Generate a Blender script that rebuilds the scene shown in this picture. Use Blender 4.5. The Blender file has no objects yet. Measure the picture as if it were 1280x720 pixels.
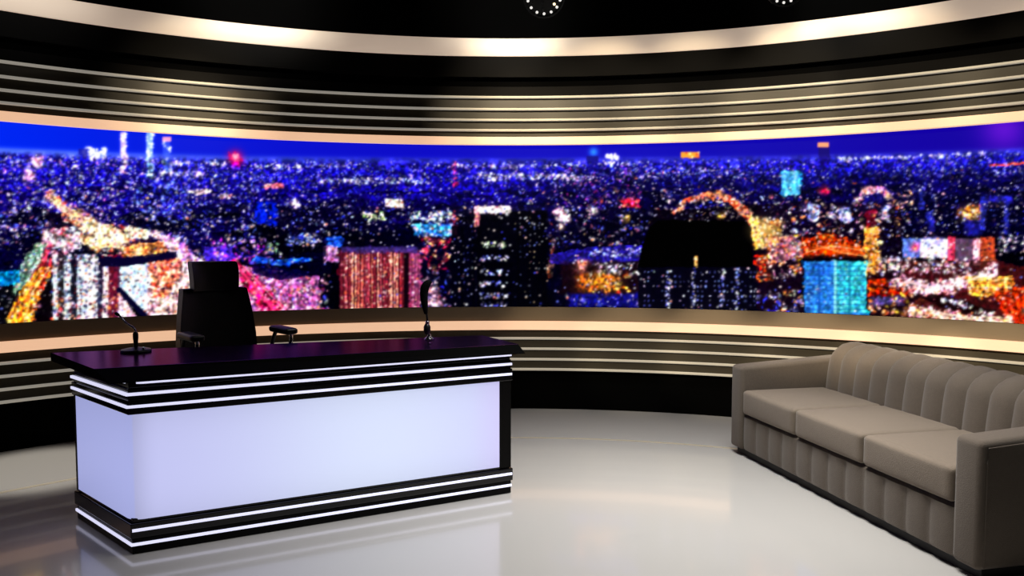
import bpy, bmesh, math, random
import numpy as np
from mathutils import Vector, Matrix

random.seed(7)
SC = bpy.context.scene
COL = SC.collection
PI = math.pi
CY, RW = 1.8, 5.0            # centre (0, CY) and radius of the curved studio wall
CAM_H, FOC = 1.45, 1000.0    # camera height, focal length in pixels of a 1280 wide frame
PITCH = math.atan(60 / FOC)

# ------------------------------------------------------------------ materials
def lin(c):
    out = []
    for v in c:
        v = v / 255.0
        out.append(v / 12.92 if v <= 0.04045 else ((v + 0.055) / 1.055) ** 2.4)
    return tuple(out)

def mat(name, rgb, rough=0.5, spec=0.5, metal=0.0, emit=None, strength=0.0, noise=None, bump=0.0, bscale=200, coat=0.0, sheen=0.0):
    m = bpy.data.materials.new(name)
    m.use_nodes = True
    nt = m.node_tree
    b = nt.nodes['Principled BSDF']
    c = lin(rgb)
    b.inputs['Base Color'].default_value = (*c, 1)
    b.inputs['Roughness'].default_value = rough
    b.inputs['Specular IOR Level'].default_value = spec
    b.inputs['Metallic'].default_value = metal
    b.inputs['Coat Weight'].default_value = coat
    b.inputs['Coat Roughness'].default_value = 0.04
    b.inputs['Sheen Weight'].default_value = sheen
    if emit:
        b.inputs['Emission Color'].default_value = (*lin(emit), 1)
        b.inputs['Emission Strength'].default_value = strength
    tc = nt.nodes.new('ShaderNodeTexCoord')
    if noise:
        scale, amt = noise
        n = nt.nodes.new('ShaderNodeTexNoise')
        n.inputs['Scale'].default_value = scale
        n.inputs['Detail'].default_value = 6
        nt.links.new(tc.outputs['Object'], n.inputs['Vector'])
        r = nt.nodes.new('ShaderNodeMapRange')
        r.inputs['To Min'].default_value = 1 - amt
        r.inputs['To Max'].default_value = 1 + amt
        nt.links.new(n.outputs['Fac'], r.inputs['Value'])
        mx = nt.nodes.new('ShaderNodeVectorMath'); mx.operation = 'SCALE'
        mx.inputs[0].default_value = c
        nt.links.new(r.outputs['Result'], mx.inputs['Scale'])
        nt.links.new(mx.outputs['Vector'], b.inputs['Base Color'])
    if bump:
        n2 = nt.nodes.new('ShaderNodeTexNoise')
        n2.inputs['Scale'].default_value = bscale
        n2.inputs['Detail'].default_value = 3
        nt.links.new(tc.outputs['Object'], n2.inputs['Vector'])
        bp = nt.nodes.new('ShaderNodeBump')
        bp.inputs['Strength'].default_value = bump
        bp.inputs['Distance'].default_value = 0.004
        nt.links.new(n2.outputs['Fac'], bp.inputs['Height'])
        nt.links.new(bp.outputs['Normal'], b.inputs['Normal'])
    return m

M = {}
M['floor'] = mat('glossy_floor', (164, 161, 157), 0.15, 0.5, noise=(0.9, 0.03), coat=0.25)
M['black'] = mat('black_paint', (3, 3, 3), 0.9, 0.02, noise=(3, 0.2))
M['fascia'] = mat('black_satin_fascia', (12, 11, 10), 0.65, 0.04, noise=(3, 0.1))
M['slat'] = mat('dark_olive_slat', (47, 41, 28), 0.42, 0.4, noise=(2, 0.12))
M['strip'] = mat('cream_glowing_strip', (160, 152, 132), 0.45, 0.4, emit=(230, 222, 208), strength=0.27, noise=(4, 0.04))  # faint glow added so the strips stay visible away from the spots
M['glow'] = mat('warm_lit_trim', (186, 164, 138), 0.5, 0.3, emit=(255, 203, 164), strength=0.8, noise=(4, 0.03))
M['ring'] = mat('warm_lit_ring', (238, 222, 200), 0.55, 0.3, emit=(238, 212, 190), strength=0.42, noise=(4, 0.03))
M['sill'] = mat('brown_sill', (122, 104, 80), 0.5, 0.35, noise=(3, 0.08))
M['pool_edge'] = mat('pale_pool_edge', (225, 215, 195), 0.3, 0.5, 0.6, noise=(5, 0.05))
M['gloss'] = mat('black_gloss_lacquer', (9, 8, 11), 0.10, 0.5, noise=(2, 0.1))
M['top'] = mat('black_gloss_table', (5, 4, 7), 0.3, 0.0, noise=(2, 0.1))
def top_mat(m):
    # black top; gloss tinted purple to colour the screen's reflection
    nt = m.node_tree; out = nt.nodes['Material Output']
    g = nt.nodes.new('ShaderNodeBsdfAnisotropic'); g.inputs['Color'].default_value = (0.135, 0.045, 0.165, 1); g.inputs['Roughness'].default_value = 0.2
    ad = nt.nodes.new('ShaderNodeAddShader')
    nt.links.new(nt.nodes['Principled BSDF'].outputs[0], ad.inputs[0]); nt.links.new(g.outputs[0], ad.inputs[1])
    nt.links.new(ad.outputs[0], out.inputs['Surface'])
top_mat(M['top'])
M['satin'] = mat('black_satin_lacquer', (6, 5, 5), 0.4, 0.12, noise=(2, 0.1))
M['led'] = mat('white_led', (230, 230, 245), 0.4, 0.3, emit=(222, 222, 252), strength=0.95, noise=(5, 0.02))
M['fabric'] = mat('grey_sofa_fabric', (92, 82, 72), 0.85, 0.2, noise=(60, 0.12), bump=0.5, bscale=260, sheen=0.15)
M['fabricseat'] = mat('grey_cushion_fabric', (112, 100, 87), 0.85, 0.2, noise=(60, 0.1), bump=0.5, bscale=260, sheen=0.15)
M['plinth'] = mat('black_plinth', (6, 6, 6), 0.5, 0.3, noise=(4, 0.1))
M['leather'] = mat('black_leather', (9, 8, 8), 0.45, 0.35, noise=(20, 0.2), bump=0.3, bscale=90)
M['plastic'] = mat('black_plastic', (10, 10, 11), 0.4, 0.4, noise=(20, 0.1))
M['chrome'] = mat('chrome', (215, 215, 220), 0.15, 0.5, 1.0, noise=(8, 0.03))
M['foam'] = mat('black_foam', (10, 9, 12), 0.95, 0.1, noise=(80, 0.3), bump=0.6, bscale=300)
M['lens'] = mat('white_led_lens', (250, 250, 250), 0.2, 0.5, emit=(255, 252, 245), strength=0.8, noise=(9, 0.02))
M['lenswarm'] = mat('warm_led_lens', (250, 230, 200), 0.2, 0.5, emit=(255, 226, 180), strength=2.0, noise=(9, 0.02))

# desk light box: acrylic diffuser, lamps behind its middle make it brightest there
def panel_mat():
    m = bpy.data.materials.new('lit_acrylic_panel'); m.use_nodes = True
    nt = m.node_tree; b = nt.nodes['Principled BSDF']
    b.inputs['Base Color'].default_value = (*lin((120, 120, 130)), 1)
    b.inputs['Roughness'].default_value = 0.35
    a = nt.nodes.new('ShaderNodeAttribute'); a.attribute_name = 'lamp'
    nt.links.new(a.outputs['Color'], b.inputs['Emission Color'])
    b.inputs['Emission Strength'].default_value = 0.93
    return m
M['panel'] = panel_mat()

def screen_mat():
    m = bpy.data.materials.new('led_screen'); m.use_nodes = True
    nt = m.node_tree; b = nt.nodes['Principled BSDF']
    b.inputs['Base Color'].default_value = (0.002, 0.002, 0.002, 1)
    b.inputs['Roughness'].default_value = 0.4
    b.inputs['Specular IOR Level'].default_value = 0.0
    a = nt.nodes.new('ShaderNodeAttribute'); a.attribute_name = 'picture'
    nt.links.new(a.outputs['Color'], b.inputs['Emission Color'])
    b.inputs['Emission Strength'].default_value = 1.0
    return m
M['screen'] = screen_mat()

# ------------------------------------------------------------------ object helpers
def link_mesh(name, me, m, parent=None, smooth=False):
    o = bpy.data.objects.new(name, me)
    COL.objects.link(o)
    if m is not None:
        me.materials.append(m)
    if smooth:
        me.polygons.foreach_set('use_smooth', [True] * len(me.polygons))
    if parent is not None:
        o.parent = parent
    return o

def from_bm(name, bm, m, parent=None, smooth=False):
    bmesh.ops.recalc_face_normals(bm, faces=bm.faces)
    me = bpy.data.meshes.new(name)
    bm.to_mesh(me); bm.free()
    o = link_mesh(name, me, m, parent, smooth)
    if smooth:
        me.set_sharp_from_angle(angle=math.radians(40))
    return o

def thing(name, label, cat, loc=(0, 0, 0), rz=0.0, group=None):
    o = bpy.data.objects.new(name, None)
    COL.objects.link(o)
    o.location = loc; o.rotation_euler = (0, 0, rz)
    o.empty_display_size = 0.1
    o['label'] = label; o['category'] = cat
    if group: o['group'] = group
    return o

def struct(o, label=None):
    o['kind'] = 'structure'
    if label: o['label'] = label
    return o

def bm_box(bm, c, s, bevel=0.0, seg=2, mtx=None):
    r = bmesh.ops.create_cube(bm, size=1.0)
    vs = r['verts']
    bmesh.ops.scale(bm, vec=s, verts=vs)
    if bevel:
        es = list({e for v in vs for e in v.link_edges})
        rr = bmesh.ops.bevel(bm, geom=es, offset=bevel, segments=seg, profile=0.5, affect='EDGES')
        vs = list({v for f in rr['faces'] for v in f.verts} | {v for v in vs if v.is_valid})
    bmesh.ops.translate(bm, vec=c, verts=vs)
    if mtx is not None:
        bmesh.ops.transform(bm, matrix=mtx, verts=vs)
    return vs

def bm_rings(bm, rings, cap=True):
    """skin a list of closed vertex rings"""
    R = [[bm.verts.new(p) for p in ring] for ring in rings]
    n = len(R[0])
    for a, b in zip(R[:-1], R[1:]):
        for i in range(n):
            bm.faces.new((a[i], a[(i + 1) % n], b[(i + 1) % n], b[i]))
    if cap:
        bm.faces.new(R[0][::-1]); bm.faces.new(R[-1])

def bm_lathe(bm, prof, c=(0, 0, 0), seg=24, mtx=None):
    rings = []
    for r, z in prof:
        ring = []
        for i in range(seg):
            a = 2 * PI * i / seg
            p = Vector((max(r, 1e-4) * math.cos(a), max(r, 1e-4) * math.sin(a), z))
            if mtx is not None: p = mtx @ p
            ring.append(p + Vector(c))
        rings.append(ring)
    bm_rings(bm, rings)

def bm_tube(bm, pts, rad, seg=10):
    pts = [Vector(p) for p in pts]
    rads = rad if isinstance(rad, (list, tuple)) else [rad] * len(pts)
    rings = []
    up = Vector((0.13, 0.31, 0.94)).normalized()
    for i, p in enumerate(pts):
        t = (pts[min(i + 1, len(pts) - 1)] - pts[max(i - 1, 0)]).normalized()
        a = t.cross(up)
        if a.length < 1e-3: a = t.cross(Vector((1, 0, 0)))
        a.normalize(); b = t.cross(a)
        rings.append([p + rads[i] * (math.cos(2 * PI * k / seg) * a + math.sin(2 * PI * k / seg) * b) for k in range(seg)])
    bm_rings(bm, rings)

def bez(p0, p1, p2, p3, n=14):
    out = []
    for i in range(n + 1):
        t = i / n; u = 1 - t
        out.append(tuple(u ** 3 * a + 3 * u * u * t * b + 3 * u * t * t * c + t ** 3 * d for a, b, c, d in zip(p0, p1, p2, p3)))
    return out

def rounded_box(name, c, half, r, m, parent, crown=(0, 0, 0), n=14, tilt=0.0):
    """soft box: cube grid pushed to a rounded box, with a gentle crown on each face"""
    bm = bmesh.new()
    seen = {}
    def vert(p):
        k = tuple(round(x, 5) for x in p)
        if k not in seen:
            core = [h - r for h in half]
            q = []
            for i in range(3):
                q.append(p[i] * half[i])
            inner = Vector([max(-core[i], min(core[i], q[i])) for i in range(3)])
            d = Vector(q) - inner
            # map cube corner region on a ball of radius r
            if d.length > 1e-9:
                mx = max(abs(x) for x in d)
                d = d.normalized() * r if mx > 0 else d
            v = inner + d
            sgn = p
            for i in range(3):
                j, l = (i + 1) % 3, (i + 2) % 3
                v[i] += sgn[i] * crown[i] * (1 - sgn[j] ** 2) * (1 - sgn[l] ** 2)
            v = Matrix.Rotation(tilt, 3, 'X') @ v
            seen[k] = bm.verts.new(v + Vector(c))
        return seen[k]
    # grid spacing denser near the rims
    def g(i): 
        t = -1 + 2 * i / n
        return math.copysign(abs(t) ** 0.55, t) if abs(t) > 1e-9 else 0.0
    for ax in range(3):
        for s in (-1, 1):
            for i in range(n):
                for j in range(n):
                    q = []
                    for (di, dj) in ((0, 0), (1, 0), (1, 1), (0, 1)):
                        p = [0, 0, 0]
                        p[ax] = s; p[(ax + 1) % 3] = g(i + di); p[(ax + 2) % 3] = g(j + dj)
                        q.append(vert(p))
                    try: bm.faces.new(q if s > 0 else q[::-1])
                    except ValueError: pass
    return from_bm(name, bm, m, parent, True)

# arc sweep about the wall centre: profile = closed list of (radius, z)
def sweep(name, prof, m, t0=-78, t1=78, n=156, parent=None, smooth=True):
    bm = bmesh.new()
    rings = []
    for i in range(n + 1):
        a = math.radians(t0 + (t1 - t0) * i / n)
        rings.append([(r * math.sin(a), CY + r * math.cos(a), z) for r, z in prof])
    bm_rings(bm, rings)
    return from_bm(name, bm, m, parent, smooth)

def band(r0, r1, z0, z1):
    return [(r0, z0), (r1, z0), (r1, z1), (r0, z1)]

# ------------------------------------------------------------------ the setting
def disc(name, z, r, m, thick):
    bm = bmesh.new()
    bm_lathe(bm, [(r, z), (r, z + thick)], (0, CY, 0), 128)
    return struct(from_bm(name, bm, m))
disc('floor', -0.1, 5.35, M['floor'], 0.1)['label'] = 'polished pale studio floor'
disc('ceiling', 3.95, 5.35, M['black'], 0.1)['label'] = 'black studio ceiling'

# wall shell: black base, recess for the screen, slat boards, fascia, dark upper band
RB = 5.02
struct(sweep('wall_back', [(5.3, 0), (RB, 0), (RB, 3.95), (5.3, 3.95)], M['black'], -105, 105, 210),
       'black curved studio wall')
# boards behind the strips
struct(sweep('wall_upper', band(4.985, RB, 2.31, 2.655), M['slat']), 'dark slatted band of the curved wall above the screen')
struct(sweep('wall_lower', band(4.985, RB, 0.335, 0.70), M['slat']), 'dark slatted band of the curved wall below the screen')
struct(sweep('wall_fascia', band(4.965, RB, 2.806, 2.974), M['fascia']), 'black satin band between the light ring and the slats')
struct(sweep('wall_step', band(4.99, RB, 2.655, 2.73), M['fascia']), 'narrow dark step above the top slat strip')
def lip(r, z, h=0.019, d=0.03):
    return [(r + d, z - h / 2), (r + 0.004, z - h / 2), (r, z - h / 2 + 0.004), (r, z + h / 2 - 0.004), (r + 0.004, z + h / 2), (r + d, z + h / 2)]
n = 1
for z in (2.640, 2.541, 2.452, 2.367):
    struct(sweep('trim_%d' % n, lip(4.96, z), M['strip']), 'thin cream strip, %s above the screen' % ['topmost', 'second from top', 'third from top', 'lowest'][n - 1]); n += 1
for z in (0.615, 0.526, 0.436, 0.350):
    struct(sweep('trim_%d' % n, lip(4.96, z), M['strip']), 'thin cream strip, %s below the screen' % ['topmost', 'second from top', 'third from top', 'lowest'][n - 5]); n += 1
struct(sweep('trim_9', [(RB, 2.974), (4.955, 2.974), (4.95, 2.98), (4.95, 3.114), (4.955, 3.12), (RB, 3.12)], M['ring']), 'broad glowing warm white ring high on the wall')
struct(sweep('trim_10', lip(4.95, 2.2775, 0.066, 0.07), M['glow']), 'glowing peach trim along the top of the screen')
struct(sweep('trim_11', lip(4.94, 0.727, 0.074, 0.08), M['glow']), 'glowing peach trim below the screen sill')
struct(sweep('trim_12', [(RB, 0.765), (4.965, 0.765), (4.975, 0.882), (RB, 0.882)], M['sill']), 'brown sill under the video wall')

struct(sweep('trim_13', band(3.985, 4.02, -0.002, 0.0015), M['pool_edge']), 'thin pale ring let into the studio floor')  # pale ring added to stand for the bright rim of the light pool

# ------------------------------------------------------------------ the picture on the video wall
X0, Y0, W, H = -330, 130, 1940, 300
cv = np.zeros((H, W, 3), np.float32)
rng = np.random.RandomState(11)
gy, gx = np.mgrid[0:H, 0:W].astype(np.float32)
gx += X0; gy += Y0
def C3(c): return np.array(c, np.float32) / 255.0
def put(mask, c, a=1.0):
    k = (mask * a)[..., None]
    cv[:] = cv * (1 - k) + C3(c) * k
def box_m(x0, y0, x1, y1, s=0.7):
    return np.clip((gx - x0) / s + .5, 0, 1) * np.clip((x1 - gx) / s + .5, 0, 1) * np.clip((gy - y0) / s + .5, 0, 1) * np.clip((y1 - gy) / s + .5, 0, 1)
def poly_m(pts):
    m = np.zeros((H, W), bool)
    k = len(pts)
    for i in range(k):
        xa, ya = pts[i]; xb, yb = pts[(i + 1) % k]
        if ya == yb: continue
        c = ((ya <= gy) != (yb <= gy)) & (gx < (xb - xa) * (gy - ya) / (yb - ya) + xa)
        m ^= c
    return m.astype(np.float32)
def path_m(pts, w0, w1=None):
    w1 = w0 if w1 is None else w1
    m = np.zeros((H, W), np.float32)
    k = len(pts) - 1
    for i in range(k):
        (xa, ya), (xb, yb) = pts[i], pts[i + 1]
        L = (xb - xa) ** 2 + (yb - ya) ** 2
        t = np.clip(((gx - xa) * (xb - xa) + (gy - ya) * (yb - ya)) / L, 0, 1)
        d = np.hypot(gx - xa - t * (xb - xa), gy - ya - t * (yb - ya))
        w = w0 + (w1 - w0) * (i + t) / k
        m = np.maximum(m, np.clip(w / 2 - d + .5, 0, 1))
    return m
def glow(x, y, r, c, a=1.0, rx=1.0):
    put(np.exp(-(((gx - x) / (r * rx)) ** 2 + ((gy - y) / r) ** 2)), c, a)
def dots(m, count, cols, r=(0.8, 1.5), a=(0.5, 1.0), sx=1.0):
    """scatter small lights where the mask m is set"""
    ys, xs = np.nonzero(m > 0.3)
    if len(xs) == 0: return
    pick = rng.randint(0, len(xs), int(count))
    for i in pick:
        x = xs[i] + rng.rand(); y = ys[i] + rng.rand()
        rr = rng.uniform(*r); aa = rng.uniform(*a)
        c = C3(cols[rng.randint(len(cols))])
        k = int(rr * max(sx, 1) * 2.5) + 2
        xa, xb = max(0, int(x) - k), min(W, int(x) + k + 1); ya, yb = max(0, int(y) - k), min(H, int(y) + k + 1)
        yy, xx = np.mgrid[ya:yb, xa:xb]
        g = aa * np.exp(-(((xx - x) / (rr * sx)) ** 2 + ((yy - y) / rr) ** 2))
        cv[ya:yb, xa:xb] = cv[ya:yb, xa:xb] * (1 - g[..., None]) + c * g[..., None]
def noise(sx, sy, seed):
    r = np.random.RandomState(seed)
    a = r.rand(int(H / sy) + 3, int(W / sx) + 3).astype(np.float32)
    yi = (gy - Y0) / sy; xi = (gx - X0) / sx
    y0 = yi.astype(int); x0 = xi.astype(int); fy = yi - y0; fx = xi - x0
    return (a[y0, x0] * (1 - fx) * (1 - fy) + a[y0, x0 + 1] * fx * (1 - fy) + a[y0 + 1, x0] * (1 - fx) * fy + a[y0 + 1, x0 + 1] * fx * fy)
def windows(x0, y0, x1, y1, dx, dy, cols, p=0.5, r=(0.7, 1.2)):
    for y in np.arange(y0 + dy / 2, y1, dy):
        for x in np.arange(x0 + dx / 2, x1, dx):
            if rng.rand() < p:
                dots(box_m(x - .6, y - .6, x + .6, y + .6), 1, cols, r)
WH = [(255, 255, 255), (235, 230, 255), (205, 205, 255), (255, 235, 225)]
BL = [(70, 80, 255), (110, 130, 255), (60, 60, 230), (150, 160, 255)]
DARK = [(60, 10, 20), (20, 8, 30), (120, 20, 30), (30, 20, 70)]
WARM = [(255, 200, 140), (255, 160, 90), (255, 230, 200), (255, 120, 60)]
PINK = [(255, 190, 215), (255, 225, 235), (255, 150, 180), (255, 255, 255)]

# sky
f = np.clip(gx / 1280, 0, 1)[..., None]
sky = (1 - f) ** 1.3 * C3((4, 40, 222)) + (1 - (1 - f) ** 1.3) * C3((22, 4, 146))
mid = np.exp(-((gx - 560) / 330) ** 2)[..., None]
sky = sky * (1 - mid * .55) + C3((20, 10, 178)) * mid * .55
cv[:] = sky
glow(1255, 160, 30, (110, 25, 205), .75)
HZ = np.interp(gx, [-330, 0, 150, 300, 640, 960, 1130, 1280, 1610], [186, 187, 193, 197, 199, 196, 192, 186, 176])
# ground
d = np.clip((gy - HZ) / 190, 0, 1)
base = np.stack([np.interp(d, [0, .1, .35, .6, 1], v) for v in ([50, 30, 22, 10, 6], [44, 24, 14, 8, 6], [190, 140, 88, 40, 22])], -1).astype(np.float32) / 255
nb = noise(16, 7, 3) * .6 + noise(5, 3, 4) * .4
base *= (0.35 + 1.35 * nb ** 1.3)[..., None]
k = np.clip((gy - HZ) / 5 + .5, 0, 1)[..., None]
cv[:] = cv * (1 - k) + base * k
put(np.exp(-((gy - HZ - 1) / 4) ** 2) * np.interp(gx, [0, 200, 500], [.75, .5, .15]), (90, 125, 255))
gm = lambda a, b: ((gy > HZ + a) & (gy < HZ + b)).astype(np.float32)
dots(gm(2, 30), 3400, WH + BL + BL, (0.6, 1.15), (.35, .95))
dots(gm(15, 80), 3600, BL + WH + [(50, 45, 190)] * 3, (0.7, 1.4), (.3, .85))
dots(gm(60, 130), 1700, BL + WH + PINK[:2] + [(40, 40, 170)] * 2, (0.8, 1.6), (.3, .85))
dots(gm(90, 215), 1500, WH + BL + WARM[:2], (0.8, 1.6), (.25, .75))
put(gm(40, 75) * (noise(26, 5, 9) > .62), (6, 5, 30), .7)
put(gm(70, 215) * (noise(34, 9, 8) > .55), (4, 4, 12), .75)
dots(gm(70, 215), 900, WH + BL + WARM, (0.7, 1.4), (.3, .9))
dark_right = np.clip((gx - 640) / 60, 0, 1) * np.clip((gy - 206) / 16, 0, 1)
cv *= (1 - .48 * dark_right * (.55 + .8 * noise(30, 7, 61)))[..., None].clip(0, 1)
dark_mid = np.clip((gx - 250) / 60, 0, 1) * np.clip((gy - 246) / 12, 0, 1) * np.clip((700 - gx) / 40, 0, 1)
cv *= (1 - .45 * dark_mid * (.5 + .8 * noise(40, 6, 62)))[..., None].clip(0, 1)
dots(gm(18, 100) * (gx > 640), 420, WH + WARM + [(255, 120, 150)] + BL, (0.9, 1.6), (.35, .9))
# long rows of lights near the horizon
dots(path_m([(1040, 197), (1120, 196), (1232, 190)], 2.4), 120, WH, (0.8, 1.3), (.6, 1))
dots(path_m([(560, 207), (700, 206), (800, 203)], 3), 150, WH, (0.8, 1.3), (.5, 1))
dots(path_m([(640, 219), (735, 222)], 7), 150, WH, (0.8, 1.4), (.5, 1))
dots(path_m([(320, 207), (450, 205)], 3), 70, WH, (0.8, 1.3), (.5, 1))
dots(path_m([(405, 225), (440, 226), (530, 226)], 6), 110, WH, (0.9, 1.5), (.5, 1))
dots(path_m([(600, 218), (638, 222)], 8), 70, WH, (0.9, 1.4), (.5, 1))
dots(path_m([(205, 203), (280, 204)], 4), 70, WH, (0.9, 1.4), (.5, 1))
dots(path_m([(200, 215), (250, 217)], 5), 60, WH, (0.9, 1.5), (.5, 1))
dots(path_m([(800, 215), (930, 214)], 14), 140, WH + BL + [(255, 150, 170)], (0.8, 1.4), (.5, .95))
dots(box_m(0, 195, 160, 300), 420, WH + PINK + BL, (0.9, 1.9), (.4, .95))
dots(box_m(160, 215, 330, 300), 300, WH + BL, (0.9, 1.8), (.4, .95))
# far right: darker
put(box_m(1120, 235, 1290, 300, 20), (6, 4, 26), .55)
dots(box_m(1120, 200, 1280, 300), 220, BL + WH, (0.8, 1.4), (.3, .8))
put(path_m([(1237, 206), (1300, 203)], 3.5), (255, 90, 60), .8)
# --- left: towers, roads, viaducts
for x, y0, y1, c, w in ((154, 165, 216, (255, 205, 225), 7), (187, 164, 220, (165, 205, 255), 8), (208, 176, 216, (60, 90, 235), 9)):
    put(box_m(x - w / 2, y0, x + w / 2, y1, 2), c, .62)
    dots(box_m(x - w / 2, y0, x + w / 2, y1), 46, [c, (255, 255, 255)], (1, 1.8), (.4, .9))
put(box_m(203, 171, 214, 177, 2), (255, 160, 170), .8)
dots(box_m(104, 184, 131, 197), 55, WH, (1.2, 2.1), (.6, 1))
put(box_m(98, 186, 110, 205, 2), (25, 25, 150), .8)
for x, y, r, c in ((46, 201, 7, (255, 200, 215)), (35, 219, 6, (255, 180, 200)), (294, 197, 9, (240, 5, 70)), (294, 196, 3.4, (255, 150, 170))):
    glow(x, y, r, c, .9)
    dots(box_m(x - r, y - r, x + r, y + r), 12, [c], (1, 2), (.5, .9))
put(box_m(233, 236, 263, 242, 2), (255, 228, 215), .75); put(box_m(275, 242, 289, 248, 2), (255, 225, 215), .7)
dots(box_m(165, 228, 235, 275), 170, BL + [(140, 170, 255)], (1, 1.8), (.4, .9))
put(poly_m([(55, 268), (98, 262), (104, 284), (72, 292)]), (10, 5, 22), .85)
put(path_m([(58, 243), (75, 256), (95, 272), (118, 290), (150, 300)], 5, 20), (255, 200, 150), .9)
dots(path_m([(58, 243), (75, 256), (95, 272), (118, 290), (150, 300)], 10, 36), 190, WARM + PINK + [(230, 60, 50)], (1.2, 2.4), (.5, 1))
put(poly_m([(104, 270), (126, 276), (160, 292), (162, 306), (118, 312), (100, 302)]), (255, 226, 178), .75)
dots(poly_m([(100, 270), (126, 276), (165, 290), (165, 306), (118, 315), (98, 302)]), 90, WARM + [(255, 250, 220)], (1.4, 2.6), (.5, 1))
put(path_m([(160, 288), (180, 293)], 13), (255, 236, 200), .9)
put(poly_m([(52, 288), (98, 282), (102, 312), (60, 310)]), (226, 226, 220), .75)
dots(poly_m([(48, 285), (98, 282), (102, 345), (52, 345)]), 160, PINK + [(230, 50, 70), (30, 15, 50), (20, 15, 40), (240, 240, 235)], (1.5, 2.8), (.5, 1))
put(poly_m([(46, 302), (60, 304), (38, 356), (14, 368), (18, 342)]), (120, 150, 132), .85)
for q in range(5):
    put(path_m([(46 + q * 3.4, 304), (14 + q * 5, 364)], 1.2), (235, 240, 230) if q % 2 else (50, 70, 60), .7)
put(path_m([(62, 304), (52, 330), (42, 352)], 7, 10), (225, 60, 80), .6)
put(poly_m([(0, 338), (20, 336), (26, 352), (0, 356), (-60, 356), (-60, 340)]), (30, 135, 195), .9)
put(poly_m([(-60, 356), (18, 356), (12, 405), (-60, 412)]), (8, 8, 12), .85)
dots(poly_m([(-60, 356), (14, 356), (8, 405), (-60, 412)]), 40, WH, (0.8, 1.5), (.3, .8))
put(poly_m([(52, 350), (100, 330), (100, 404), (42, 408)]), (10, 6, 8), .85)
put(poly_m([(50, 335), (68, 330), (58, 352), (46, 368), (38, 404), (8, 408), (20, 372)]), (255, 150, 45), .95)
dots(poly_m([(50, 335), (68, 330), (58, 352), (46, 368), (38, 404), (8, 408), (20, 372)]), 80, [(255, 225, 130), (255, 90, 20), (250, 60, 40), (255, 245, 220)], (1.2, 2.3), (.5, 1))
put(path_m([(64, 322), (58, 342), (48, 362)], 4, 6), (235, 50, 60), .8)
# vertical streaks under the viaduct
for x0, x1, c in ((66, 72, (210, 220, 225)), (72, 80, (30, 20, 20)), (80, 88, (190, 215, 225)), (88, 96, (16, 12, 28)), (96, 108, (205, 222, 240)), (108, 122, (238, 238, 244)), (122, 128, (28, 18, 48)), (128, 135, (255, 215, 225)), (135, 147, (120, 14, 44)), (147, 153, (80, 20, 60))):
    put(box_m(x0, 318, x1, 400, 2), c, .85)
dots(box_m(66, 318, 125, 398), 150, [(235, 240, 250), (20, 15, 30), (150, 180, 220), (40, 60, 110)], (1.1, 2.2), (.4, .9), 1.3)
dots(box_m(64, 372, 150, 400), 60, [(255, 150, 60), (255, 225, 220), (220, 40, 40)], (1.2, 2.2), (.5, 1))
put(poly_m([(150, 332), (184, 330), (184, 396), (150, 368)]), (165, 195, 222), .92)
dots(poly_m([(150, 332), (184, 330), (184, 396), (150, 368)]), 70, [(225, 240, 235), (110, 140, 190), (235, 245, 220)], (1.3, 2.4), (.4, .9), 1.6)
put(poly_m([(148, 362), (148, 398), (172, 398)]), (250, 190, 215), .85)
put(path_m([(148, 362), (183, 396)], 7), (10, 8, 42), .95)
put(poly_m([(122, 318), (150, 322), (222, 312), (224, 322), (186, 328), (150, 334), (123, 334)]), (14, 10, 46), .95)
put(poly_m([(150, 306), (210, 302), (216, 312), (176, 320), (152, 320)]), (255, 158, 92), .9)
dots(poly_m([(150, 306), (210, 302), (216, 312), (176, 320), (152, 320)]), 45, WARM + [(230, 80, 70)], (1.2, 2.2), (.4, .9))
put(path_m([(154, 304), (176, 301), (188, 299)], 5), (26, 10, 28), .9)
# pink boulevard behind the chair
put(poly_m([(188, 292), (215, 298), (262, 332), (300, 345), (300, 392), (183, 396), (184, 330), (222, 322)]), (255, 212, 212), .88)
dots(poly_m([(185, 288), (215, 294), (265, 325), (285, 345), (250, 350), (222, 322)]), 150, PINK + [(225, 120, 240), (120, 80, 230)], (1.2, 2.4), (.5, 1))
put(poly_m([(184, 326), (228, 322), (224, 350), (206, 372), (190, 372)]), (255, 130, 80), .55)
dots(poly_m([(184, 326), (228, 322), (224, 350), (206, 372), (190, 372)]), 85, [(240, 45, 25), (255, 90, 40), (255, 225, 200), (200, 30, 30)], (1.2, 2.2), (.5, 1))
dots(poly_m([(184, 360), (228, 360), (228, 396), (184, 396)]), 60, [(255, 240, 215), (255, 190, 180), (150, 60, 70)], (1, 1.9), (.4, .9))
put(poly_m([(252, 308), (290, 308), (292, 330), (262, 332)]), (92, 62, 232), .85)
dots(poly_m([(252, 300), (330, 300), (350, 345), (292, 332)]), 110, [(120, 90, 255), (255, 190, 235), (200, 60, 200), (30, 25, 150)], (1.2, 2.2), (.5, 1))
put(poly_m([(296, 330), (352, 345), (400, 345), (400, 392), (300, 392)]), (190, 110, 170), .75)
dots(poly_m([(296, 330), (352, 340), (410, 345), (410, 392), (300, 392)]), 230, PINK + [(60, 20, 90), (230, 60, 130), (90, 80, 230)], (1.2, 2.3), (.5, 1))
put(path_m([(292, 330), (316, 356), (350, 396)], 11, 26), (232, 32, 96), .85)
dots(path_m([(292, 330), (316, 356), (350, 396)], 12, 26), 70, [(255, 120, 160), (190, 10, 60), (255, 220, 225)], (1.2, 2), (.4, .9))
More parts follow.
